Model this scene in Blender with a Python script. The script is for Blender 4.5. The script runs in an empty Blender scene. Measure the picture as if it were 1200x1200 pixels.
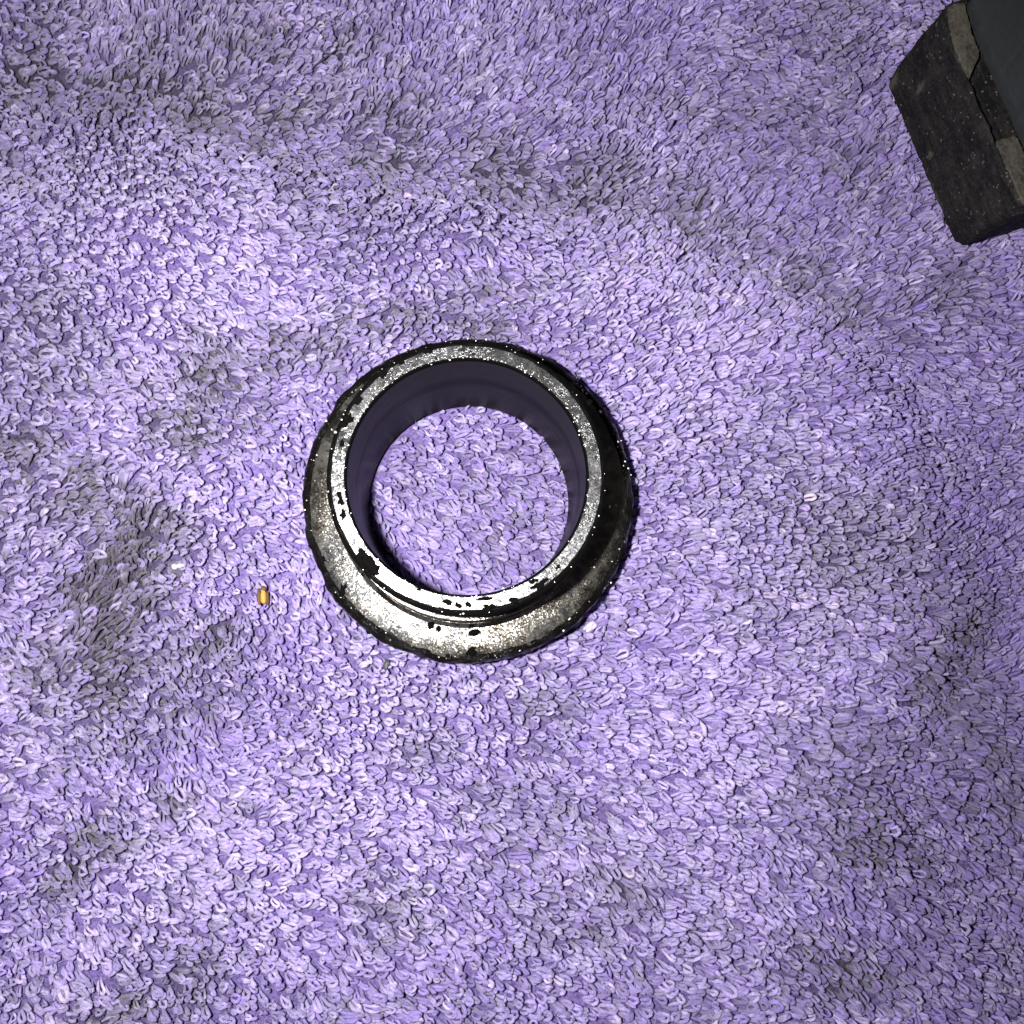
import bpy, bmesh, math, random
import numpy as np
from mathutils import Vector, Matrix

random.seed(7)
rng = np.random.default_rng(11)
C = bpy.context.scene.collection
MM = 0.001
sc = bpy.context.scene

# ------------------------------------------------------------------ camera
# picture geometry is given in the photograph's 1200 px; world is millimetres (x right, y up the picture, z up)
F_PX = 1203.0
NADIR = (566.0, 806.0)
def cam_ray(px, py):
    return np.array([(px-600)/F_PX, -(py-600)/F_PX, -1.0])
n_ = cam_ray(*NADIR); n_ /= np.linalg.norm(n_)
zc = -n_
yc = np.array([0, 1, 0]) - n_*n_[1]; yc /= np.linalg.norm(yc)
xc = np.cross(yc, zc)
RW = np.array([xc, yc, zc])                 # camera coords -> world coords
d0 = RW @ cam_ray(549.5, 589.0)
CAMPOS = -d0*193.6                          # ring base centre (origin) lies at that pixel
def at(px, py, z=0.0):
    d = RW @ cam_ray(px, py)
    t = (z-CAMPOS[2])/d[2]
    return CAMPOS + d*t
cam_data = bpy.data.cameras.new('camera')
cam = bpy.data.objects.new('camera', cam_data); C.objects.link(cam)
cam_data.sensor_fit = 'HORIZONTAL'; cam_data.sensor_width = 36
cam_data.lens = 36*F_PX/1200
cam_data.clip_start = 0.005; cam_data.clip_end = 10
cam.matrix_world = Matrix.Translation(Vector(CAMPOS*MM)) @ Matrix(RW.tolist()).to_4x4()
sc.camera = cam

# ------------------------------------------------------------------ world + phone flash
w = bpy.data.worlds.new('World'); sc.world = w; w.use_nodes = True
bg = w.node_tree.nodes['Background']
bg.inputs[0].default_value = (0.9, 0.86, 0.95, 1); bg.inputs[1].default_value = 0.09
FLASH = np.array([-31.0, -27.0, 192.0])
ld = bpy.data.lights.new('phone_flash', 'AREA'); ld.shape = 'DISK'; ld.size = 0.011
ld.energy = 0.97; ld.spread = math.radians(140); ld.color = (0.985, 0.985, 1.0)
lo = bpy.data.objects.new('phone_flash', ld); C.objects.link(lo)
lo.matrix_world = Matrix.Translation(Vector(FLASH*MM)) @ Matrix(RW.tolist()).to_4x4()
sc.view_settings.view_transform = 'Standard'; sc.view_settings.look = 'None'
sc.view_settings.exposure = 0.0; sc.view_settings.gamma = 1.0
sc.view_settings.use_curve_mapping = False
sc.cycles.max_bounces = 10; sc.cycles.diffuse_bounces = 8; sc.cycles.glossy_bounces = 4
sc.cycles.caustics_reflective = False

# ------------------------------------------------------------------ helpers
def smooth01(a, b, x):
    t = np.clip((x-a)/(b-a), 0, 1); return t*t*(3-2*t)
_grids = {}
def vnoise(x, y, scale, seed):
    if seed not in _grids:
        _grids[seed] = np.random.default_rng(1000+seed).random((128, 128))
    g = _grids[seed]
    u = np.asarray(x)/scale+31.7; v = np.asarray(y)/scale+47.3
    iu = np.floor(u).astype(int); iv = np.floor(v).astype(int)
    fu = u-iu; fv = v-iv
    fu = fu*fu*(3-2*fu); fv = fv*fv*(3-2*fv)
    a = g[iu % 128, iv % 128]; b = g[(iu+1) % 128, iv % 128]
    c = g[iu % 128, (iv+1) % 128]; d = g[(iu+1) % 128, (iv+1) % 128]
    return (a*(1-fu)+b*fu)*(1-fv)+(c*(1-fu)+d*fu)*fv-0.5
def fbm(x, y, scale, seed, octaves=4):
    s = 0; amp = 1
    for k in range(octaves):
        s = s+amp*vnoise(x, y, scale/2**k, seed*10+k); amp *= 0.5
    return s
def polydist(x, y, pts):
    """distance to a polyline given in picture pixels, converted to mm on the towel"""
    P = [at(*p)[:2] for p in pts]
    best = np.full(np.shape(x), 1e9)
    for a, b in zip(P[:-1], P[1:]):
        ab = b-a; L = ab@ab
        t = np.clip(((x-a[0])*ab[0]+(y-a[1])*ab[1])/L, 0, 1)
        best = np.minimum(best, np.hypot(x-a[0]-t*ab[0], y-a[1]-t*ab[1]))
    return best

def obj(name, mesh, material=None, parent=None, smooth=True):
    o = bpy.data.objects.new(name, mesh); C.objects.link(o)
    if material: mesh.materials.append(material)
    if smooth:
        mesh.polygons.foreach_set('use_smooth', np.ones(len(mesh.polygons), dtype=bool))
    if parent: o.parent = parent
    return o
def tag(o, label=None, cat=None, kind=None, group=None):
    if label: o['label'] = label
    if cat: o['category'] = cat
    if kind: o['kind'] = kind
    if group: o['group'] = group
    return o
def empty(name, loc, label, cat):
    o = bpy.data.objects.new(name, None); C.objects.link(o); o.location = Vector(loc)*MM
    o.empty_display_size = 0.01
    return tag(o, label, cat)
def mesh_arrays(name, V, F):
    me = bpy.data.meshes.new(name)
    V = np.asarray(V, dtype=np.float32); F = np.asarray(F, dtype=np.int32)
    me.vertices.add(len(V)); me.vertices.foreach_set('co', (V*MM).ravel())
    k = F.shape[1]
    me.loops.add(F.size); me.loops.foreach_set('vertex_index', F.ravel())
    me.polygons.add(len(F)); me.polygons.foreach_set('loop_start', np.arange(0, F.size, k, dtype=np.int32))
    me.update(calc_edges=True); me.validate()
    return me
def grid_faces(nr, nc, wrap_c=True, wrap_r=False):
    F = []
    for i in range(nr if wrap_r else nr-1):
        for j in range(nc if wrap_c else nc-1):
            i2 = (i+1) % nr; j2 = (j+1) % nc
            F.append((i*nc+j, i*nc+j2, i2*nc+j2, i2*nc+j))
    return np.array(F)

class NT:
    def __init__(self, name):
        self.m = bpy.data.materials.new(name); self.m.use_nodes = True
        self.t = self.m.node_tree; self.b = self.t.nodes['Principled BSDF']
    def n(self, typ, ins=None, **kw):
        x = self.t.nodes.new(typ)
        for k, v in kw.items(): setattr(x, k, v)
        for k, v in (ins or {}).items():
            s = x.inputs[k]
            if hasattr(v, 'is_output'): self.t.links.new(v, s)
            else: s.default_value = v
        return x
    def coord(self): return self.n('ShaderNodeTexCoord').outputs['Object']
    def noise(self, vec, scale, detail=3, rough=0.55):
        return self.n('ShaderNodeTexNoise', {'Vector': vec, 'Scale': scale, 'Detail': detail, 'Roughness': rough}).outputs['Fac']
    def ramp(self, fac, stops):
        r = self.n('ShaderNodeValToRGB', {'Fac': fac}); e = r.color_ramp.elements
        while len(e) < len(stops): e.new(0.5)
        for el, (p, c) in zip(e, stops):
            el.position = p; el.color = (c, c, c, 1) if isinstance(c, (int, float)) else (*c, 1)
        return r.outputs['Color']
    def mix(self, fac, a, b, blend='MIX'):
        x = self.n('ShaderNodeMix', data_type='RGBA', blend_type=blend)
        for k, v in ((0, fac), (6, a), (7, b)):
            s = x.inputs[k]
            if hasattr(v, 'is_output'): self.t.links.new(v, s)
            elif k == 0: s.default_value = v
            else: s.default_value = (*v, 1) if len(v) == 3 else v
        return x.outputs[2]
    def math(self, op, a, b=0.0):
        x = self.n('ShaderNodeMath', operation=op)
        for k, v in ((0, a), (1, b)):
            if hasattr(v, 'is_output'): self.t.links.new(v, x.inputs[k])
            else: x.inputs[k].default_value = v
        return x.outputs[0]
    def set(self, **kw):
        for k, v in kw.items():
            s = self.b.inputs[k.replace('_', ' ')]
            if hasattr(v, 'is_output'): self.t.links.new(v, s)
            elif isinstance(v, tuple) and len(v) == 3: s.default_value = (*v, 1)
            else: s.default_value = v
        return self
    def bump(self, h, dist, strength=1.0, normal=None):
        ins = {'Height': h, 'Distance': dist*MM, 'Strength': strength}
        if normal is not None: ins['Normal'] = normal
        return self.n('ShaderNodeBump', ins).outputs['Normal']

# ------------------------------------------------------------------ towel relief
BLOCK_C = at(1140, 120)[:2]
def relief(x, y):
    r = np.hypot(x, y)
    m = smooth01(27, 55, r)*smooth01(16, 42, np.hypot(x-BLOCK_C[0]-6, y-BLOCK_C[1]-4))
    h = 4.2*fbm(x, y, 46, 3, 2)+1.3*vnoise(x, y, 15, 77)
    d = polydist(x, y, [(-160, 80), (120, 105), (300, 150), (480, 200), (640, 235)])
    h = h-4.2*np.exp(-(d/7.0)**2)
    d = polydist(x, y, [(-160, 250), (150, 255), (330, 262), (520, 290)])
    h = h+3.2*np.exp(-(d/13.0)**2)
    d = polydist(x, y, [(760, 230), (860, 300), (960, 330), (1090, 450)])
    h = h-2.6*np.exp(-(d/6.0)**2)
    d = polydist(x, y, [(650, 340), (850, 410), (1010, 470), (1100, 560)])
    h = h+2.2*np.exp(-(d/10.0)**2)
    d = polydist(x, y, [(1240, 700), (1130, 830), (1075, 930), (1120, 1050), (1240, 1130)])
    h = h-3.2*np.exp(-(d/6.5)**2)
    xr = at(1090, 760)[0]
    h = h-11.0*smooth01(xr-14, xr+26, x+0.10*y)*smooth01(at(0, 330)[1], at(0, 520)[1], y)
    d = polydist(x, y, [(640, 960), (700, 1060), (720, 1150)])
    h = h-1.8*np.exp(-(d/6)**2)
    d = polydist(x, y, [(-30, 560), (60, 540), (120, 620), (130, 720)])
    h = h-1.8*np.exp(-(d/6)**2)
    return h*m

X0, X1 = at(-70, 300)[0]-14, at(1270, 300)[0]+14
Y0, Y1 = at(600, 1260)[1], at(600, -70)[1]

# ------------------------------------------------------------------ materials
def yarn_material():
    t = NT('purple_terry_yarn')
    col = t.n('ShaderNodeAttribute', attribute_name='tint').outputs['Color']
    yv = t.n('ShaderNodeAttribute', attribute_name='yarn').outputs['Vector']
    fib = t.noise(yv, 1.25, 3, 0.7)
    c2 = t.mix(t.ramp(fib, [(0.36, 0.0), (0.64, 1.0)]), t.mix(1.0, col, (0.60, 0.57, 0.66), 'MULTIPLY'), col)
    ply = t.math('ABSOLUTE', t.n('ShaderNodeSeparateXYZ', {0: yv}).outputs[0])      # two plies twisted round each other
    t.set(Base_Color=c2, Roughness=0.85, Specular_IOR_Level=0.2,
          Sheen_Weight=0.35, Sheen_Roughness=0.5,
          Normal=t.bump(fib, 0.28, 1.0, t.bump(ply, 0.07, 0.7)))
    # cotton lets light through: part of it leaves on the far side of the strand
    tr = t.n('ShaderNodeBsdfTranslucent', {'Color': c2})
    mx = t.n('ShaderNodeMixShader', {0: 0.45, 1: t.b.outputs[0], 2: tr.outputs[0]})
    t.t.links.new(mx.outputs[0], t.t.nodes['Material Output'].inputs['Surface'])
    return t.m
def cloth_material():
    t = NT('dirty_purple_backing'); co = t.coord()
    n1 = t.noise(co, 1700, 4)
    t.set(Base_Color=t.mix(1.0, t.ramp(n1, [(0.3, 0.35), (0.7, 1.0)]), t.n('ShaderNodeAttribute', attribute_name='tint').outputs['Color'], 'MULTIPLY'),
          Roughness=0.95, Specular_IOR_Level=0.1, Normal=t.bump(n1, 0.6))
    return t.m
def steel_material(name, rough, dirt_lo, dirt_hi, brown, grit, base, wbig, cell):
    """worn bare steel with greasy black film where a noise says so"""
    t = NT(name); co = t.coord()
    big = t.noise(co, 110, 5, 0.6)
    fine = t.noise(co, 900, 4, 0.7)
    spots = t.math('ADD', t.math('MULTIPLY', big, wbig), t.math('MULTIPLY', fine, 1-wbig))
    film = t.ramp(spots, [(dirt_lo, 1.0), (dirt_hi, 0.0)])
    # every grain of the blasted surface tilts its own way
    cells = t.n('ShaderNodeTexVoronoi', {'Vector': co, 'Scale': cell}).outputs['Color']
    sep = t.n('ShaderNodeSeparateColor', {'Color': cells}).outputs[0]
    tilt = t.n('ShaderNodeVectorMath', {0: cells, 1: (0.5, 0.5, 0.5)}, operation='SUBTRACT').outputs[0]
    tilt = t.n('ShaderNodeVectorMath', {0: tilt, 'Scale': grit}, operation='SCALE').outputs[0]
    nb = t.bump(film, -0.05, 0.6, t.bump(t.noise(co, 700, 4, 0.7), 0.06, 0.5))
    nrm = t.n('ShaderNodeVectorMath', {0: nb, 1: tilt}, operation='ADD').outputs[0]
    nrm = t.n('ShaderNodeVectorMath', {0: nrm}, operation='NORMALIZE').outputs[0]
    steel = t.mix(t.ramp(t.noise(co, 330, 4), [(0.35, 0.0), (0.7, 1.0)]), base, brown)
    steel = t.mix(t.ramp(sep, [(0.2, 0.0), (1.0, 0.6)]), steel, tuple(0.4*b for b in base))
    t.set(Base_Color=t.mix(film, steel, (0.006, 0.0055, 0.005)),
          Metallic=t.math('SUBTRACT', 1.0, film),
          Roughness=t.math('ADD', rough, t.math('MULTIPLY', t.noise(co, 500, 3), 0.16)),
          Normal=nrm)
    return t.m
def bore_material():
    t = NT('oily_bore'); co = t.coord()
    n = t.noise(co, 160, 5)
    st = t.noise(t.n('ShaderNodeMapping', {'Vector': co, 'Scale': (120, 120, 1600)}).outputs[0], 1.0, 4)
    z = t.math('MULTIPLY', t.n('ShaderNodeSeparateXYZ', {0: co}).outputs[2], 1000.0)
    z = t.math('ADD', z, t.math('MULTIPLY', t.math('SUBTRACT', n, 0.5), 3.0))
    dark_band = t.ramp(t.math('DIVIDE', z, 26.0), [(0.40, 0.0), (0.50, 1.0), (0.54, 1.0), (0.62, 0.0)])     # darker band half way down
    c = t.mix(st, t.mix(n, (0.003, 0.0026, 0.003), (0.007, 0.006, 0.007)), (0.013, 0.0115, 0.0125))
    t.set(Base_Color=t.mix(dark_band, c, (0.004, 0.0035, 0.0035)), Metallic=0.05, Specular_IOR_Level=0.09,
          Roughness=t.math('ADD', 0.26, t.math('MULTIPLY', st, 0.25)),
          Normal=t.bump(st, 0.05, 0.6, t.bump(t.noise(co, 900, 3), 0.05, 0.4)))
    return t.m
def grease_material():
    t = NT('black_grease'); co = t.coord()
    t.set(Base_Color=t.mix(t.noise(co, 400, 3), (0.0012, 0.0011, 0.001), (0.004, 0.0034, 0.003)),
          Roughness=0.10, Specular_IOR_Level=0.045,
          Normal=t.bump(t.noise(co, 1300, 4, 0.7), 0.35, 0.9))
    return t.m
def fleck_material():
    t = NT('glint_fleck')
    t.set(Base_Color=(0.92, 0.90, 0.86), Metallic=1.0, Roughness=0.42)
    return t.m
def rubber_material(name, dust, base, dust_amt, speck=True):
    t = NT(name); co = t.coord()
    m = t.n('ShaderNodeMapping', {'Vector': co, 'Scale': (0.45, 1, 1), 'Rotation': (0, 0, 0)}).outputs[0]
    big = t.noise(m, 330, 7, 0.72); fine = t.noise(co, 1500, 4, 0.7)
    f = t.ramp(t.math('ADD', t.math('MULTIPLY', big, 0.6), t.math('MULTIPLY', fine, 0.4)), dust_amt)
    c = t.mix(f, base, dust)
    if speck:
        v = t.n('ShaderNodeTexVoronoi', {'Vector': co, 'Scale': 900.0, 'Randomness': 1.0}).outputs['Distance']
        sp = t.ramp(v, [(0.10, 1.0), (0.24, 0.0)])
        gate = t.ramp(t.noise(co, 420, 2), [(0.47, 0.0), (0.55, 1.0)])
        c = t.mix(t.math('MULTIPLY', t.math('MULTIPLY', sp, gate), 0.7), c, (0.13, 0.115, 0.09))
        for (cx, cz, rx, rz) in ((27.5, 1.2, 4.2, 1.3), (2.2, 3.5, 1.4, 3.2), (8.5, 10.5, 0.9, 2.2), (20, 5.0, 0.8, 1.5)):   # rubbed, dust-filled scuffs
            q = t.n('ShaderNodeMapping', {'Vector': co, 'Location': (-cx/rx, 0, -cz/rz), 'Scale': (1000/rx, 0, 1000/rz)}).outputs[0]
            ln = t.n('ShaderNodeVectorMath', {0: q}, operation='LENGTH').outputs['Value']
            ln = t.math('ADD', ln, t.math('MULTIPLY', t.math('SUBTRACT', t.noise(co, 900, 4, 0.7), 0.5), 2.4))
            c = t.mix(t.ramp(ln, [(0.3, 0.6), (1.1, 0.0)]), c, (0.075, 0.066, 0.05))
    t.set(Base_Color=c, Roughness=0.72, Specular_IOR_Level=0.14,
          Normal=t.bump(fine, 0.18, 0.7, t.bump(big, 0.5, 0.6)))
    return t.m
def felt_material():
    t = NT('charcoal_felt'); co = t.coord()
    m = t.n('ShaderNodeMapping', {'Vector': co, 'Scale': (500, 2600, 1500)}).outputs[0]
    n = t.noise(m, 1.0, 4, 0.7)
    t.set(Base_Color=t.mix(n, (0.006, 0.007, 0.008), (0.017, 0.019, 0.021)), Roughness=0.9,
          Specular_IOR_Level=0.2, Normal=t.bump(n, 0.12, 0.8))
    return t.m
def plain(name, colr, rough=0.6, spec=0.4, sub=0.0):
    t = NT(name); co = t.coord()
    n = t.noise(co, 1400, 3)
    t.set(Base_Color=t.mix(n, tuple(0.75*c for c in colr), tuple(min(1, 1.15*c) for c in colr)),
          Roughness=rough, Specular_IOR_Level=spec, Normal=t.bump(n, 0.06, 0.6))
    if sub: t.set(Subsurface_Weight=sub, Subsurface_Radius=Vector((0.0008, 0.0005, 0.0002)), Subsurface_Scale=1.0)
    return t.m

M_YARN = yarn_material(); M_CLOTH = cloth_material()
M_FACE = steel_material('worn_steel_face', 0.18, 0.445, 0.48, (0.125, 0.117, 0.108), 0.10, (0.29, 0.289, 0.287), 0.48, 4600.0)
M_FLANGE = steel_material('gritty_steel_flange', 0.19, 0.43, 0.53, (0.062, 0.052, 0.04), 0.22, (0.17, 0.158, 0.138), 0.78, 5600.0)
M_BORE = bore_material(); M_GREASE = grease_material(); M_SOOT = plain('dry_black_soot', (0.002, 0.0018, 0.0017), 0.8, 0.02); M_FLECK = fleck_material()
M_RUBBER = rubber_material('dusty_black_rubber', (0.027, 0.0235, 0.0205), (0.003, 0.0029, 0.0034), [(0.44, 0.0), (0.64, 0.85)])
M_RIM = rubber_material('tan_dusted_rubber', (0.06, 0.053, 0.042), (0.010, 0.009, 0.008), [(0.36, 0.0), (0.60, 1.0)], False)
M_FELT = felt_material()

# ------------------------------------------------------------------ towel
towel = empty('terry_towel', (0, 0, -3), 'crumpled purple terry cloth towel with grey dirt stains lying under everything', 'towel')
gx = np.arange(X0-6, X1+6, 0.75); gy = np.arange(Y0-6, Y1+6, 0.75)
GX, GY = np.meshgrid(gx, gy)
PILE = 2.9
GZ = relief(GX, GY)-PILE*0.66+0.16*rng.normal(0, 1, GX.shape)
me = mesh_arrays('backing_cloth', np.stack([GX, GY, GZ], -1).reshape(-1, 3), grid_faces(len(gy), len(gx), False))
bc = obj('backing_cloth', me, M_CLOTH, towel)

def nap_angle(x, y):
    """direction in which the pile lies, radians"""
    a = math.radians(-22)+2.3*fbm(x, y, 38, 5, 2)+0.9*vnoise(x, y, 11, 66)
    def blend(a, px, py, rad, deg, s=1.0):
        c = at(px, py)
        k = s*np.exp(-((x-c[0])**2+(y-c[1])**2)/rad**2)
        return a*(1-k)+math.radians(deg)*k
    a = blend(a, 180, 10, 22, 80); a = blend(a, 520, 20, 30, 58); a = blend(a, 700, 60, 28, 50)
    a = blend(a, 900, 330, 30, 32); a = blend(a, 200, 280, 34, -28)
    a = blend(a, 860, 760, 40, 5); a = blend(a, 560, 1000, 36, -20)
    a = blend(a, 560, 560, 18, -35); a = blend(a, 1020, 1080, 26, -42)
    return a

def soil(x, y, grain):
    n = x.shape
    dirt = np.clip(0.06+0.95*fbm(x, y, 34, 14, 4)+grain*0.15*rng.normal(0, 1, n), 0, 0.7)
    brown = np.zeros(n)
    def stain(px, py, rx, ry, amount, b=0.0, ang=0):
        nonlocal dirt, brown
        c = at(px, py); ca, sa = math.cos(math.radians(ang)), math.sin(math.radians(ang))
        dx, dy = x-c[0], y-c[1]
        u = (dx*ca+dy*sa)/(rx*0.23); v = (-dx*sa+dy*ca)/(ry*0.25)
        q = np.exp(-(u*u+v*v))*(0.75+0.9*fbm(x, y, 7, 15, 2)+grain*0.25*rng.normal(0, 1, n))
        q = np.clip(1.6*q*amount, 0, 0.86)*(1 if np.isscalar(grain) and grain == 0 else np.clip(rng.normal(0.95, 0.16, n), 0.4, 1.08))
        dirt = np.maximum(dirt, q); brown = np.maximum(brown, q*b)
    stain(60, 88, 130, 30, 0.95, 0, -4); stain(220, 105, 130, 34, 0.75, 0, -8); stain(280, 150, 70, 22, 0.8, 0.5, -18)
    stain(455, 180, 70, 22, 1.0, 0.15, -24); stain(350, 60, 120, 45, 0.55); stain(420, 130, 130, 60, 0.5)
    stain(620, 200, 110, 40, 0.6, 0, -12); stain(700, 205, 60, 30, 0.6); stain(810, 250, 90, 34, 0.75, 0, -25)
    stain(950, 320, 90, 36, 0.7, 0, -30); stain(590, 335, 60, 22, 0.6, 0.5, 10); stain(560, 375, 40, 20, 0.5, 0.6)
    stain(245, 445, 40, 55, 0.5, 0.9, 20); stain(350, 405, 60, 26, 0.6, 0.8); stain(440, 370, 70, 24, 0.5, 0.8)
    stain(125, 690, 40, 56, 1.25, 1.0, -25); stain(125, 670, 22, 24, 1.2, 1.0); stain(95, 800, 55, 26, 0.9, 0.9, 20); stain(60, 545, 80, 34, 0.75, 0.6, -30)
    stain(160, 610, 70, 30, 0.6, 0.4, -20); stain(215, 500, 60, 25, 0.6, 0.8); stain(225, 745, 60, 30, 0.55, 0.6)
    stain(75, 1030, 30, 12, 0.8, 0.3, 35); stain(110, 985, 36, 18, 0.6, 0.6); stain(205, 930, 26, 14, 0.7, 0.6, 10)
    stain(262, 955, 30, 14, 0.7, 0.1); stain(200, 1150, 40, 34, 0.6); stain(140, 1192, 40, 16, 0.7, 0.5)
    stain(455, 1055, 46, 36, 0.4, 0.2, -30); stain(690, 1055, 56, 34, 0.5, 0.2, 15); stain(730, 1040, 30, 18, 0.6)
    stain(1040, 960, 80, 60, 0.65, 0.2, -40); stain(1120, 770, 60, 40, 0.7, 0.3, 40); stain(1150, 880, 60, 90, 0.6)
    stain(1000, 1140, 60, 30, 0.5); stain(640, 830, 40, 20, 0.4, 0.3); stain(490, 880, 36, 20, 0.5, 0.3)
    stain(380, 150, 260, 90, 0.42, 0, -12); stain(100, 60, 200, 60, 0.5); stain(560, 150, 140, 70, 0.4); stain(870, 130, 120, 70, 0.38); stain(690, 230, 200, 36, 0.5, 0, -10)
    stain(640, 60, 90, 50, 0.3); stain(1080, 330, 80, 40, 0.4); stain(640, 970, 60, 30, 0.35); stain(60, 620, 120, 70, 0.4, 0.2); stain(150, 830, 110, 40, 0.45, 0.6, 15); stain(880, 520, 60, 30, 0.25); stain(560, 560, 60, 50, 0.35, 0.5)
    stain(40, 400, 60, 70, 0.45); stain(100, 440, 90, 20, 0.4); stain(1010, 200, 60, 60, 0.4); stain(640, 560, 26, 18, 0.3, 0.3)
    stain(470, 555, 22, 26, 0.5, 0.6); stain(30, 780, 60, 26, 0.5)
    return dirt, brown

def build_loops():
    sp = 1.40
    nx = int((X1-X0)/sp); ny = int((Y1-Y0)/sp)
    IX, IY = np.meshgrid(np.arange(nx), np.arange(ny))
    x = X0+(IX+0.5*(IY % 2))*sp+rng.normal(0, 0.25, IX.shape)*sp
    y = Y0+IY*sp+rng.normal(0, 0.25, IX.shape)*sp
    x = x.ravel(); y = y.ravel()
    r = np.hypot(x, y)
    keep = ~((r > 18.9) & (r < 22.6))
    bx, by = x-BLOCK_C[0], y-BLOCK_C[1]
    x, y = x[keep], y[keep]; r = r[keep]
    n = len(x)
    e = 0.4
    z = relief(x, y)
    dzx = (relief(x+e, y)-z)/e; dzy = (relief(x, y+e)-z)/e
    N = np.stack([-dzx, -dzy, np.ones(n)], -1); N /= np.linalg.norm(N, axis=1)[:, None]
    th = nap_angle(x, y)+rng.normal(0, 0.36, n)
    D = np.stack([np.cos(th), np.sin(th), np.zeros(n)], -1)
    D -= N*np.sum(D*N, 1)[:, None]; D /= np.linalg.norm(D, axis=1)[:, None]
    S = np.cross(N, D)
    lie = np.clip(0.72+0.9*fbm(x, y, 26, 8, 2)+rng.normal(0, 0.22, n), 0.28, 1.08)   # 0 upright .. 1 flat
    size = np.clip(rng.normal(1.0, 0.2, n), 0.55, 1.6)*(1+0.25*fbm(x, y, 20, 9, 2))
    Lf = (0.9+1.9*lie)*size
    Hm = (PILE+0.55-0.55*lie)*np.clip(rng.normal(1, 0.10, n), 0.7, 1.3)
    Wd = (0.52+0.13*rng.normal(0, 1, n))*size
    Wd = np.clip(Wd, 0.28, 0.85)
    tw = rng.normal(0, 0.55, n)
    rad = np.clip(rng.normal(0.315, 0.045, n), 0.2, 0.46)*size**0.5
    SEG = 10; SID = 5
    t = np.linspace(-1, 1, SEG)
    s = np.cos(math.pi*t/2)                                    # 0 at the roots, 1 at the bend
    lat = np.sin(math.pi*t)*(0.72+0.28*np.abs(t)) 
    fwd = s**1.35
    up = 1-(1-s)**1.7
    up = up-0.22*np.clip(s-0.72, 0, 1)**1.2/0.28*1.0           # the tip nods down
    wob = rng.normal(0, 0.07, (n, SEG, 3)); wob[:, 0] = 0; wob[:, -1] = 0
    ct, st = np.cos(tw), np.sin(tw)
    Lv = S*ct[:, None]+N*st[:, None]
    base = np.stack([x, y, z-PILE], -1)
    cen = (base[:, None]
           + D[:, None]*(Lf[:, None]*fwd)[..., None]
           + N[:, None]*(Hm[:, None]*up)[..., None]
           + Lv[:, None]*(Wd[:, None]*lat)[..., None]*1.0 + wob)
    sway = rng.normal(0, 0.3, n)
    cen += S[:, None]*(sway[:, None]*s**2)[..., None]
    T = np.gradient(cen, axis=1); T /= np.linalg.norm(T, axis=2)[..., None]
    # frame: the hairpin's own plane normal
    P = np.cross(D+0.6*N, Lv); P /= np.linalg.norm(P, axis=1)[:, None]
    A = P[:, None]-T*np.sum(P[:, None]*T, 2)[..., None]; A /= np.linalg.norm(A, axis=2)[..., None]+1e-9
    B = np.cross(T, A)
    ph = np.arange(SID)*2*math.pi/SID
    prof = 1.0+0.10*np.abs(t)**0.5*0+0.0
    thick = rad[:, None]*(1.0+rng.normal(0, 0.07, (n, SEG)))
    thick[:, :2] *= 0.8; thick[:, -2:] *= 0.8
    V = cen[:, :, None]+(A[:, :, None]*np.cos(ph)[:, None]*1.0+B[:, :, None]*np.sin(ph)[:, None])*thick[:, :, None, None]
    V = V.reshape(-1, 3)
    f = grid_faces(SEG, SID)
    F = (f[None]+(np.arange(n)*SEG*SID)[:, None, None]).reshape(-1, 4)
    me = mesh_arrays('terry_pile', V, F)
    # --- colour of each loop: random dye variation, painted light and shade blotches, grey dirt rubbed in
    dye = np.array([0.57, 0.445, 0.85]); pale = np.array([0.76, 0.67, 0.93]); deep = np.array([0.36, 0.25, 0.64])
    k = 0.5+rng.normal(0, 0.22, n)+0.6*fbm(x, y, 30, 12, 2)
    for (px, py, rr_, am) in [(200, 310, 26, .45), (60, 230, 20, .3), (790, 350, 24, .45), (900, 690, 30, .4), (780, 940, 26, .45), (220, 1010, 16, .5), (60, 1130, 18, .4), (440, 830, 22, .3), (560, 60, 20, .3),
                              (1160, 850, 22, -.7), (1150, 600, 18, -.4), (720, 60, 22, -.4), (880, 200, 18, -.4), (300, 470, 18, -.4), (420, 700, 10, -.3), (330, 830, 16, -.3), (1130, 1050, 20, -.5)]:
        c = at(px, py); k = k+am*np.exp(-((x-c[0])**2+(y-c[1])**2)/rr_**2)  # broad light and shade of the folds painted into the loop colour
    k = np.clip(k, 0, 1)[:, None]
    colr = deep*(1-k)+dye*k
    k2 = np.clip(rng.normal(0.10, 0.25, n)+0.30*k[:, 0], 0, 0.72)[:, None]
    colr = colr*(1-k2)+pale*k2
    dirt, brown = soil(x, y, 1.0)
    grey = np.array([0.112, 0.102, 0.124]); brn = np.array([0.072, 0.049, 0.068])
    tgt = grey*(1-brown[:, None])+brn*brown[:, None]
    colr = np.clip(colr*np.clip(rng.normal(1, 0.12, n), 0.65, 1.35)[:, None], 0.02, 0.95)
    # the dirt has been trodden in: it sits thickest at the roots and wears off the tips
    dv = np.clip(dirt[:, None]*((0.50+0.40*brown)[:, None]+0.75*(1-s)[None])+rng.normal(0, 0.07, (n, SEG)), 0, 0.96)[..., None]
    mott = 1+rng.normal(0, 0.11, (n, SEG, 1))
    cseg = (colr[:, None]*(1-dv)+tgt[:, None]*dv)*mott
    colr = cseg[:, SEG//2]
    colv = np.ones((n, SEG, SID, 4), dtype=np.float32); colv[..., :3] = cseg[:, :, None]
    at_c = me.attributes.new('tint', 'FLOAT_COLOR', 'POINT'); at_c.data.foreach_set('color', np.clip(colv, 0.01, 1).ravel())
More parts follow.
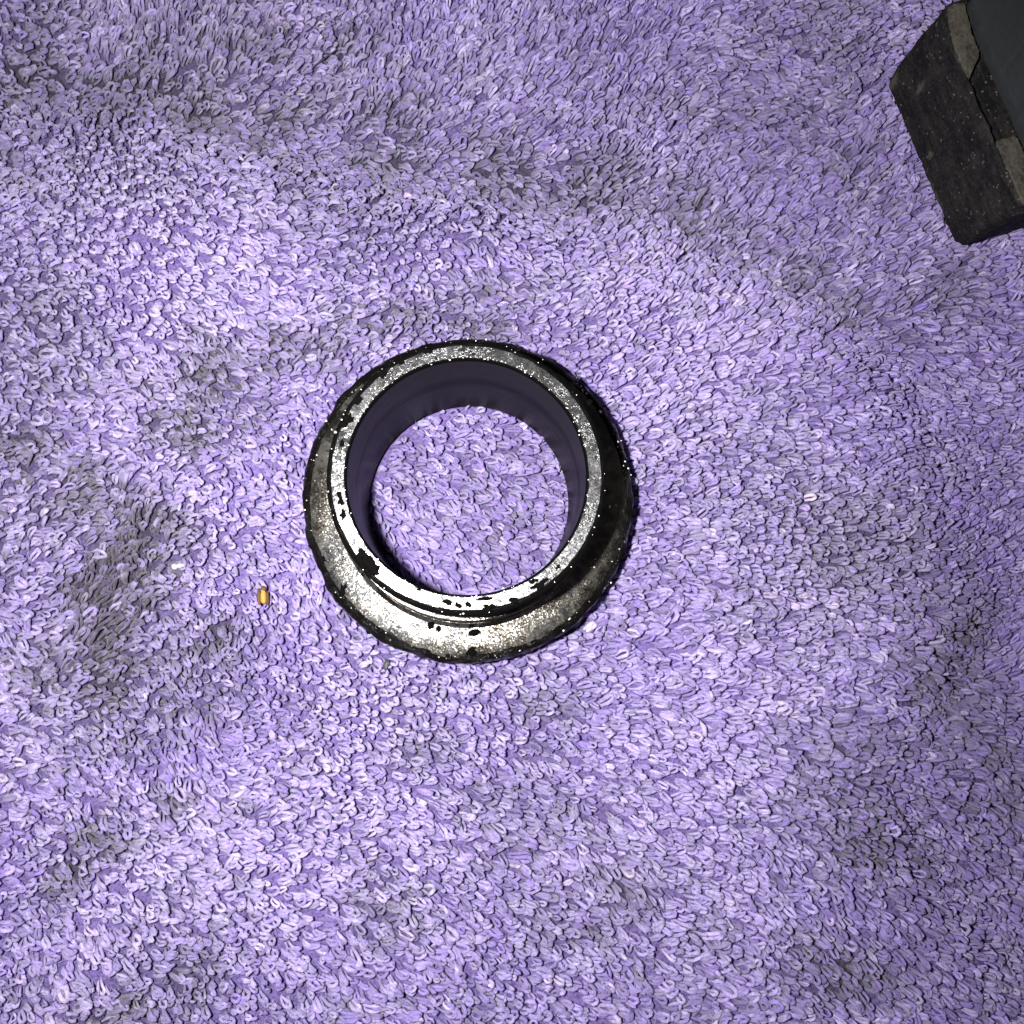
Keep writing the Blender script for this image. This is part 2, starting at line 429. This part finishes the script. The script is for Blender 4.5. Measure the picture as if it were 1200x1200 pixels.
    arc = np.cumsum(np.concatenate([np.zeros((n, 1)), np.linalg.norm(np.diff(cen, axis=1), axis=2)], 1), 1)
    tws = arc*2.2
    ang = ph[None, None]+tws[..., None]
    yv = np.stack([np.cos(ang)*1.3, np.sin(ang)*1.3, np.broadcast_to((arc*0.55+rng.uniform(0, 400, n)[:, None])[..., None], ang.shape)], -1)
    at_y = me.attributes.new('yarn', 'FLOAT_VECTOR', 'POINT'); at_y.data.foreach_set('vector', yv.astype(np.float32).ravel())
    o = obj('terry_pile', me, M_YARN, towel)
    tag(o, kind='stuff')
    return colr, x, y

COLR, LX, LY = build_loops()
dg, bg_ = soil(GX.ravel(), GY.ravel(), 0.0)
cc = np.ones((GX.size, 4), dtype=np.float32)
cc[:, :3] = np.array([0.165, 0.115, 0.30])*(1-dg[:, None])+np.array([0.035, 0.032, 0.034])*dg[:, None]
ac = bc.data.attributes.new('tint', 'FLOAT_COLOR', 'POINT'); ac.data.foreach_set('color', cc.ravel())
for o in towel.children: o.location = (0, 0, 0.003)            # the empty sits at the towel's underside

def tube_mesh(name, paths, radii, sides=4):
    Vs, Fs = [], []; off = 0
    for P, rr in zip(paths, radii):
        P = np.asarray(P); T = np.gradient(P, axis=0); T /= np.linalg.norm(T, axis=1)[:, None]+1e-9
        ref = np.array([0.3, 0.2, 0.93]); A = np.cross(T, ref); A /= np.linalg.norm(A, axis=1)[:, None]+1e-9
        B = np.cross(T, A); ph = np.arange(sides)*2*math.pi/sides
        rr = np.broadcast_to(rr, (len(P),))
        V = P[:, None]+(A[:, None]*np.cos(ph)[:, None]+B[:, None]*np.sin(ph)[:, None])*rr[:, None, None]
        Vs.append(V.reshape(-1, 3)); Fs.append(grid_faces(len(P), sides)+off); off += len(P)*sides
    return mesh_arrays(name, np.concatenate(Vs), np.concatenate(Fs))

def fuzz():
    paths, radii, cols = [], [], []
    for k in range(12000):
        i = rng.integers(len(LX)); x, y = LX[i], LY[i]
        r = math.hypot(x, y)
        if 17.5 < r < 31: continue
        z = float(relief(np.array([x]), np.array([y]))[0])
        a = rng.uniform(0, 2*math.pi); L = rng.uniform(0.8, 3.0)
        if rng.random() < 0.04: L *= 2.0
        m = 5; p = np.array([x, y, z-0.35+rng.uniform(0, 0.5)]); out = []
        for j in range(m):
            out.append(p.copy()); a += rng.normal(0, 0.55)
            p = p+np.array([math.cos(a), math.sin(a), rng.normal(0.06, 0.22)])*L/m
        paths.append(out); radii.append(rng.uniform(0.018, 0.042))
        cols.append(np.clip(COLR[i]*0.7+np.array([0.2, 0.18, 0.25]), 0, 0.9))
    me = tube_mesh('loose_fibres', paths, radii, 3)
    cv = np.ones((len(paths), 15, 4), dtype=np.float32); cv[..., :3] = np.array(cols)[:, None]
    a1 = me.attributes.new('tint', 'FLOAT_COLOR', 'POINT'); a1.data.foreach_set('color', cv.ravel())
    a2 = me.attributes.new('yarn', 'FLOAT_VECTOR', 'POINT'); a2.data.foreach_set('vector', rng.random(len(paths)*15*3).astype(np.float32))
    o = obj('loose_fibres', me, M_YARN, towel); o.location = (0, 0, 0.003); tag(o, kind='stuff')
fuzz()

# ------------------------------------------------------------------ steel ring
ring = empty('steel_ring', (0, 0, 0), 'greasy flanged steel ring standing in the middle of the purple towel', 'metal ring')
NA = 256
def lathe(name, prof, material, parent, jitter=None, closed=True):
    th = np.arange(NA)*2*math.pi/NA
    prof = np.array(prof, dtype=float)
    R = np.repeat(prof[:, :1], NA, 1); Z = np.repeat(prof[:, 1:], NA, 1)
    if jitter is not None: R, Z = jitter(R, Z, th)
    V = np.stack([R*np.cos(th), R*np.sin(th), Z], -1).reshape(-1, 3)
    F = grid_faces(len(prof), NA, True, closed)
    me = mesh_arrays(name, V, F)
    o = obj(name, me, material, parent)
    try: me.set_sharp_from_angle(angle=math.radians(28))
    except Exception: pass
    return o
HT = 25.6
# bore lining, tube body, bare top face, flange: each has its own look
collar = lathe('collar', [(18.75, 0.0), (22.3, 0.0), (23.0, 1.2), (23.2, 7.5), (23.2, 14.0), (22.65, 14.1), (22.55, 14.4), (22.55, 24.3),
                          (22.7, 24.5), (22.7, 25.1), (22.45, HT-0.12), (19.92, HT-0.12), (19.75, 24.9), (19.72, 14.2), (19.5, 13.0), (19.25, 5.0)], M_BORE, ring)
def facejit(R, Z, th):
    n = np.array([vnoise(np.cos(th)*23, np.sin(th)*23, 1.1, 91), vnoise(np.cos(th)*20, np.sin(th)*20, 0.9, 92)])
    R = R.copy(); Z = Z.copy()
    R[0] += 0.18*n[1]; R[1] += 0.18*n[1]; R[2] += 0.22*n[0]; R[3] += 0.22*n[0]
    return R, Z
face = lathe('rim_face', [(20.0, HT-0.2), (20.1, HT), (22.08, HT), (22.2, HT-0.2)], M_FACE, collar, facejit)
flange = lathe('flange', [(23.0, 8.6), (23.22, 8.6), (23.4, 8.2), (24.0, 7.7), (26.5, 7.4), (28.6, 7.1), (29.3, 6.8), (29.5, 6.2), (29.5, 2.6), (28.0, 2.1), (23.0, 2.1)], M_FLANGE, ring)
def crust(R, Z, th):
    R = R.copy(); Z = Z.copy()
    for i in range(len(R)):
        a = vnoise(np.cos(th)*30+i*3, np.sin(th)*30, 3.2, 101)+0.8*vnoise(np.cos(th)*30, np.sin(th)*30+i*2, 1.1, 102)
        R[i] += 0.5*a*(1 if 1 <= i <= 8 else 0.5); Z[i] += 0.25*a
    return R, Z
crust_o = lathe('grease_crust', [(28.2, 7.0), (28.7, 7.14), (29.5, 6.95), (29.95, 6.5), (30.15, 5.6), (30.15, 4.4), (29.95, 3.2), (29.5, 2.35), (28.6, 1.95), (28.4, 2.3)], M_GREASE, ring, crust)

def blob_mesh(name, blobs, flat=0.35, sub=2, rough=0.3, seed=0):
    """lumps of grease given as (x, y, z, rx, ry, angle)"""
    bm = bmesh.new(); rr = random.Random(seed)
    for (x, y, z, rx, ry, a) in blobs:
        r = bmesh.ops.create_icosphere(bm, subdivisions=sub, radius=1.0)
        ox, oy = rr.uniform(0, 99), rr.uniform(0, 99)
        ca, sa = math.cos(a), math.sin(a)
        for v in r['verts']:
            p = v.co; k = 1+rough*2*float(vnoise(p.x*1.0+ox+p.z, p.y+oy, 0.55, 55))
            px, py, pz = p.x*k*rx, p.y*k*ry, p.z*flat*min(rx, ry)*k
            v.co = Vector((x+px*ca-py*sa, y+px*sa+py*ca, z+pz))*MM
    me = bpy.data.meshes.new(name); bm.to_mesh(me); bm.free()
    return me
# black smears on the bare top face, where the photograph has them (pixel, size in mm)
sm = []
for (px, py, rx, ry, deg) in [(429, 659, 1.5, 0.85, -50), (437, 668, 0.9, 0.8, -40), (424, 648, 0.6, 0.5, 0), (407, 492, 1.0, 0.75, 65), (420, 470, 0.7, 0.5, 40),
                              (399, 585, 0.45, 1.1, 5), (402, 604, 0.4, 0.7, 0), (524, 706, 0.7, 0.35, -10), (536, 709, 0.6, 0.28, -20), (548, 710, 0.4, 0.4, 0),
                              (573, 712, 0.9, 0.5, 10), (566, 702, 1.3, 0.25, 3), (632, 686, 1.3, 0.55, 32), (626, 680, 0.6, 0.4, 0), (603, 703, 0.6, 0.4, 0), (450, 440, 0.6, 0.4, 40),
                              (500, 411, 0.8, 0.6, 0), (470, 425, 0.5, 0.3, 30), (401, 520, 0.3, 0.5, 0), (655, 665, 0.4, 0.3, 30), (690, 470, 0.5, 0.5, 0), (490, 690, 0.4, 0.2, 0)]:
    p = at(px, py, HT); sm.append((p[0], p[1], HT+0.01, rx, ry, math.radians(deg)))
edge_o = lathe('oily_edge', [(22.1, HT-0.25), (22.2, HT-0.06), (22.45, HT-0.12), (22.95, HT-0.5), (23.05, HT-1.2), (22.6, HT-1.6)], M_SOOT, collar, lambda R_, Z_, th: (R_+0.12*vnoise(np.cos(th)*23, np.sin(th)*23, 1.0, 93)[None], Z_))
edge_i = lathe('oily_edge', [(20.12, HT-0.2), (20.0, HT-0.05), (19.85, HT-0.12), (19.66, HT-0.5), (19.68, HT-0.9), (19.8, HT-0.9)], M_SOOT, collar)
shoulder = lathe('shoulder', [(22.6, 14.25), (23.05, 14.2), (23.24, 14.05), (23.28, 13.7), (23.1, 13.5)], M_FLANGE, collar)
tag(obj('grease_smears', blob_mesh('grease_smears', sm, 0.12, 3, 0.9, 3), M_SOOT, collar), kind='stuff')
# clumps of grease at the foot of the collar and over the flange edge
cl = []
for (px, py, z, rx, ry) in [(553, 762, 7.3, 0.9, 0.8), (545, 768, 6.6, 1.0, 0.6), (448, 742, 5.5, 1.2, 0.9), (437, 737, 4.6, 1.0, 0.8), (462, 747, 4.5, 0.9, 0.7), (378, 655, 6.9, 0.8, 0.7),
                            (366, 640, 6.2, 0.7, 0.6), (403, 690, 7.1, 0.8, 0.55), (359, 580, 5.6, 0.5, 0.9), (505, 733, 8.3, 0.55, 0.6), (514, 737, 8.0, 0.5, 0.5), (555, 741, 8.0, 0.9, 0.55), (528, 765, 6.4, 1.3, 0.6),
                            (368, 540, 6.5, 0.4, 0.4), (420, 722, 6.2, 0.6, 0.5)]:
    p = at(px, py, z); cl.append((p[0], p[1], z, rx, ry, random.uniform(0, 3)))
tag(obj('grease_lumps', blob_mesh('grease_lumps', cl, 0.6, 3, 0.7, 9), M_SOOT, flange), kind='stuff')
# added metal flecks that imitate wet glints on the grease and rim
fl = []
for k in range(210):
    a = rng.uniform(0, 2*math.pi); q = rng.random()
    if q < 0.55: R, Z = rng.normal(29.4, 0.35), None
    elif q < 0.72: R, Z = rng.normal(22.75, 0.12), HT-0.35
    elif q < 0.86: R, Z = rng.normal(20.0, 0.12), HT-0.02
    else: R, Z = rng.uniform(24.2, 29), None
    if Z is None: Z = 7.9-(R-24.8)*0.21 if R < 29.1 else 6.95-(R-29.1)*0.75
    s = max(0.06, rng.lognormal(math.log(0.13), 0.38))
    fl.append((R*math.cos(a), R*math.sin(a), Z+s*0.4, s, s*rng.uniform(0.7, 1.3), a))
for k in range(90):                                             # glints along the far inner edge of the rim
    a = math.radians(rng.choice([62, 78, 95, 108, 128, 150, 30, 18])+rng.normal(0, 6)); R = rng.normal(20.25, 0.22); s = rng.uniform(0.05, 0.12)
    fl.append((R*math.cos(a), R*math.sin(a), HT+s*0.3, s*rng.uniform(1, 2.2), s, a+math.pi/2))
for (px, py, z) in [(727, 625, 6.6), (735, 577, 6.3), (703, 483, 7), (714, 594, 7.4), (732, 541, 6.5), (736, 549, 6.3), (384, 470, 6.6), (368, 493, 6.6), (361, 563, 6.4), (366, 619, 6.4), (547, 766, 6.4), (557, 767, 6.4),
                    (666, 721, 6.7), (690, 705, 6.6), (595, 759, 6.6), (570, 398, 6.4), (548, 397, 6.5), (478, 408, 6.6), (440, 455, HT)]:
    p = at(px, py, z); s = rng.uniform(0.2, 0.32); fl.append((p[0], p[1], z+0.2, s, s*1.2, 0.5))
tag(obj('glint_flecks', blob_mesh('glint_flecks', fl, 0.9, 1, 0.35, 5), M_FLECK, flange), kind='stuff')

# ------------------------------------------------------------------ dusty block at the corner
A0 = at(1037, 92, 1.0); B0 = at(1121, 290, 1.0)
uvec = (B0-A0)[:2]; ULEN = float(np.linalg.norm(uvec)); uvec = uvec/ULEN
vvec = np.array([-uvec[1], uvec[0]])                           # inward, to the right of the picture
BH = 23.5
block = empty('rubber_block', (A0[0], A0[1], 0), 'black dusty rubber block with a charcoal felt top at the upper right edge', 'rubber block')
block.rotation_euler = (0, 0, math.atan2(uvec[1], uvec[0]))   # local x runs down the long side, local y inward
VLEN = 58.0
def outline(u0, u1, v0, v1, r, step=1.0):
    pts = []
    def line(a, b):
        a = np.array(a); b = np.array(b); n = max(1, int(np.linalg.norm(b-a)/step))
        for i in range(n): pts.append(a+(b-a)*i/n)
    def arc(cx, cy, a0, a1):
        n = 7
        for i in range(n): t = a0+(a1-a0)*i/n; pts.append(np.array([cx+r*math.cos(t), cy+r*math.sin(t)]))
    H = math.pi/2
    line((u0+r, v0), (u1-r, v0)); arc(u1-r, v0+r, -H, 0)
    line((u1, v0+r), (u1, v1-r)); arc(u1-r, v1-r, 0, H)
    line((u1-r, v1), (u0+r, v1)); arc(u0+r, v1-r, H, 2*H)
    line((u0, v1-r), (u0, v0+r)); arc(u0+r, v0+r, 2*H, 3*H)
    return np.array(pts)
def loft(name, spec, material, parent, jit=0.0, seed=0, dims=(0, 1, 0, 1, 1), step=1.0):
    """closed body from inset outlines stacked in z: spec = [(z, inset)]"""
    rg = np.random.default_rng(seed); rings = []
    u0, u1, v0, v1, r = dims
    for z, ins in spec:
        o = outline(u0, u1, v0, v1, r, step)
        c = np.array([(u0+u1)/2, (v0+v1)/2]); half = np.array([(u1-u0)/2, (v1-v0)/2])
        q = c+(o-c)*(1-ins/half)
        q = q+rg.normal(0, jit, q.shape)
        rings.append(np.concatenate([q, np.full((len(q), 1), z)+rg.normal(0, jit, (len(q), 1))], 1))
    n = len(rings[0]); V = np.concatenate(rings)
    bm = bmesh.new(); vs = [bm.verts.new(Vector(v)*MM) for v in V]
    for i, j, k, l in grid_faces(len(rings), n): bm.faces.new((vs[i], vs[j], vs[k], vs[l]))
    bm.faces.new(vs[-n:]); bm.faces.new(vs[:n][::-1])
    bmesh.ops.recalc_face_normals(bm, faces=bm.faces)
    me = bpy.data.meshes.new(name); bm.to_mesh(me); bm.free()
    o = obj(name, me, material, parent)
    try: me.set_sharp_from_angle(angle=math.radians(35))
    except Exception: pass
    return o
zs = [(0.0, 0.9), (0.5, 0.45), (1.2, 0.12)]+[(z, 0.0) for z in np.linspace(2.2, BH-1.2, 12)]+[(BH-0.5, 0.05), (BH-0.12, 0.2), (BH, 0.45), (BH-0.1, 0.75), (BH-1.6, 0.95), (BH-1.7, 1.6)]
shell = loft('shell', zs, M_RUBBER, block, 0.11, 4, (0, ULEN, 0, VLEN, 2.2))
rimA = loft('rim', [(BH-1.8, 0.1), (BH-0.3, 0.0), (BH+0.15, 0.2), (BH+0.25, 0.6)], M_RIM, block, 0.06, 5, (0.6, 12.6, 0.5, 4.9, 0.9), 0.5)
rimB = loft('rim', [(BH-1.8, 0.1), (BH-0.3, 0.0), (BH+0.15, 0.2), (BH+0.25, 0.6)], M_RIM, block, 0.06, 6, (25.6, ULEN-0.6, 0.5, 4.9, 0.9), 0.5)
pad = loft('felt_pad', [(BH-0.2, 0.0), (BH+1.9, 0.0), (BH+2.2, 0.1), (BH+2.3, 0.3)], M_FELT, block, 0.05, 8, (1.0, ULEN-1.0, 5.2, VLEN-1, 1.0), 0.5)
for o in (rimA,):                                              # its lower end is cut on the slant
    for v in o.data.vertices:
        if v.co.x > 6*MM: v.co.x += (2.6*MM-v.co.y)*0.95
for o in (shell, rimA, rimB, pad):                             # the end wall leans out towards the top
    for v in o.data.vertices:
        k = v.co.z/(BH*MM)
        if v.co.y < 12*MM: v.co.y += 2.6*MM*max(0.0, (10*MM-v.co.x)/(10*MM))**2*k*k*(1-v.co.y/(12*MM))
        v.co.x *= 1+3.6/ULEN*k

# ------------------------------------------------------------------ small things lying on the towel
def surf(px, py):
    p = at(px, py); z = float(relief(np.array([p[0]]), np.array([p[1]]))[0])
    return at(px, py, z)
M_AMBER = plain('amber_kernel', (0.40, 0.19, 0.035), 0.6, 0.25, 0.1); M_HUSK = plain('brown_husk', (0.085, 0.045, 0.015), 0.7, 0.15)
p = surf(309.5, 700)
seed_o = empty('seed', (p[0], p[1], p[2]+0.3), 'tiny amber seed in a split brown husk on the towel left of the ring', 'seed')
def ell(name, c, r, rot, material, noise_amt=0.1, sub=3, sd=1):
    me = blob_mesh(name, [(c[0], c[1], c[2], r[0], r[1], rot)], r[2]/min(r[0], r[1]), sub, noise_amt, sd)
    return obj(name, me, material, seed_o)
ell('kernel', (0.1, 0.05, 0.75), (0.52, 1.4, 0.6), 0.08, M_AMBER, 0.25)
ell('husk', (-0.72, 0.0, 0.75), (0.42, 1.45, 0.45), 0.10, M_HUSK, 0.2, 3, 4)
ell('husk', (0.80, -0.25, 0.65), (0.34, 1.35, 0.45), 0.05, M_HUSK, 0.2, 3, 5)
ell('tip', (0.02, 1.5, 0.55), (0.5, 0.55, 0.45), 0.0, M_HUSK, 0.15, 3, 6)

M_LINT = plain('white_lint', (0.36, 0.33, 0.39), 0.9, 0.1)
p = surf(209, 664)
t_ = blob_mesh('lint', [(-0.45, 0, 0.4, 0.7, 0.5, 0.2), (0.5, 0.12, 0.4, 0.75, 0.4, 0.15)], 0.7, 3, 0.3, 12)
o = obj('lint', t_, M_LINT); o.location = Vector((p[0], p[1], p[2]+0.15))*MM
tag(o, 'small white lump of lint among dark stained loops left of the amber seed', 'lint')
M_CRUMB_HOLE = plain('black_crumb_and_hole', (0.03, 0.03, 0.032), 0.6, 0.4)
def crumb(px, py, rx, ry, a, label, sd):
    p = surf(px, py)
    me = blob_mesh('crumb_and_hole', [(0, 0, 0.35, rx, ry, a), (rx*0.5, ry*0.5, 0.3, rx*0.6, ry*0.5, a+0.6)], 0.6, 2, 0.6, sd)
    o = obj('crumb_and_hole', me, M_CRUMB_HOLE); o.location = Vector((p[0], p[1], p[2]+0.15))*MM
    tag(o, label, 'grease crumb')
crumb(453, 780, 0.5, 1.2, -0.25, 'black elongated grease crumb on the towel just below the ring', 21)
crumb(367, 207, 0.65, 0.55, 0.2, 'round dark blob standing in for a small dark hole in the towel far above the ring', 22)  # added blob gives the dark of a small hole in the pile
def strand(name, pts, r, material, label, cat):
    P = [surf(*q)+np.array([0, 0, 0.55]) for q in pts]
    # smooth the polyline
    for _ in range(3):
        Q = [P[0]]
        for a, b in zip(P[:-1], P[1:]): Q += [a*0.75+b*0.25, a*0.25+b*0.75]
        Q.append(P[-1]); P = Q
    o = obj(name, tube_mesh(name, [P], [r], 5), material); tag(o, label, cat); return o
M_HAIR = plain('dark_hair', (0.02, 0.017, 0.018), 0.45, 0.5)
strand('hair', [(1008, 981), (1040, 979), (1075, 976), (1092, 984)], 0.09, M_HAIR, 'dark short hair lying level across the towel at lower right', 'hair')
strand('hair', [(1038, 918), (1048, 945), (1064, 968), (1072, 978)], 0.10, M_HAIR, 'dark short hair slanting down to meet the level hair', 'hair')
strand('hair', [(366, 82), (378, 72), (395, 60)], 0.16, M_HAIR, 'dark short bristle slanting in the dirty band at upper left', 'hair')
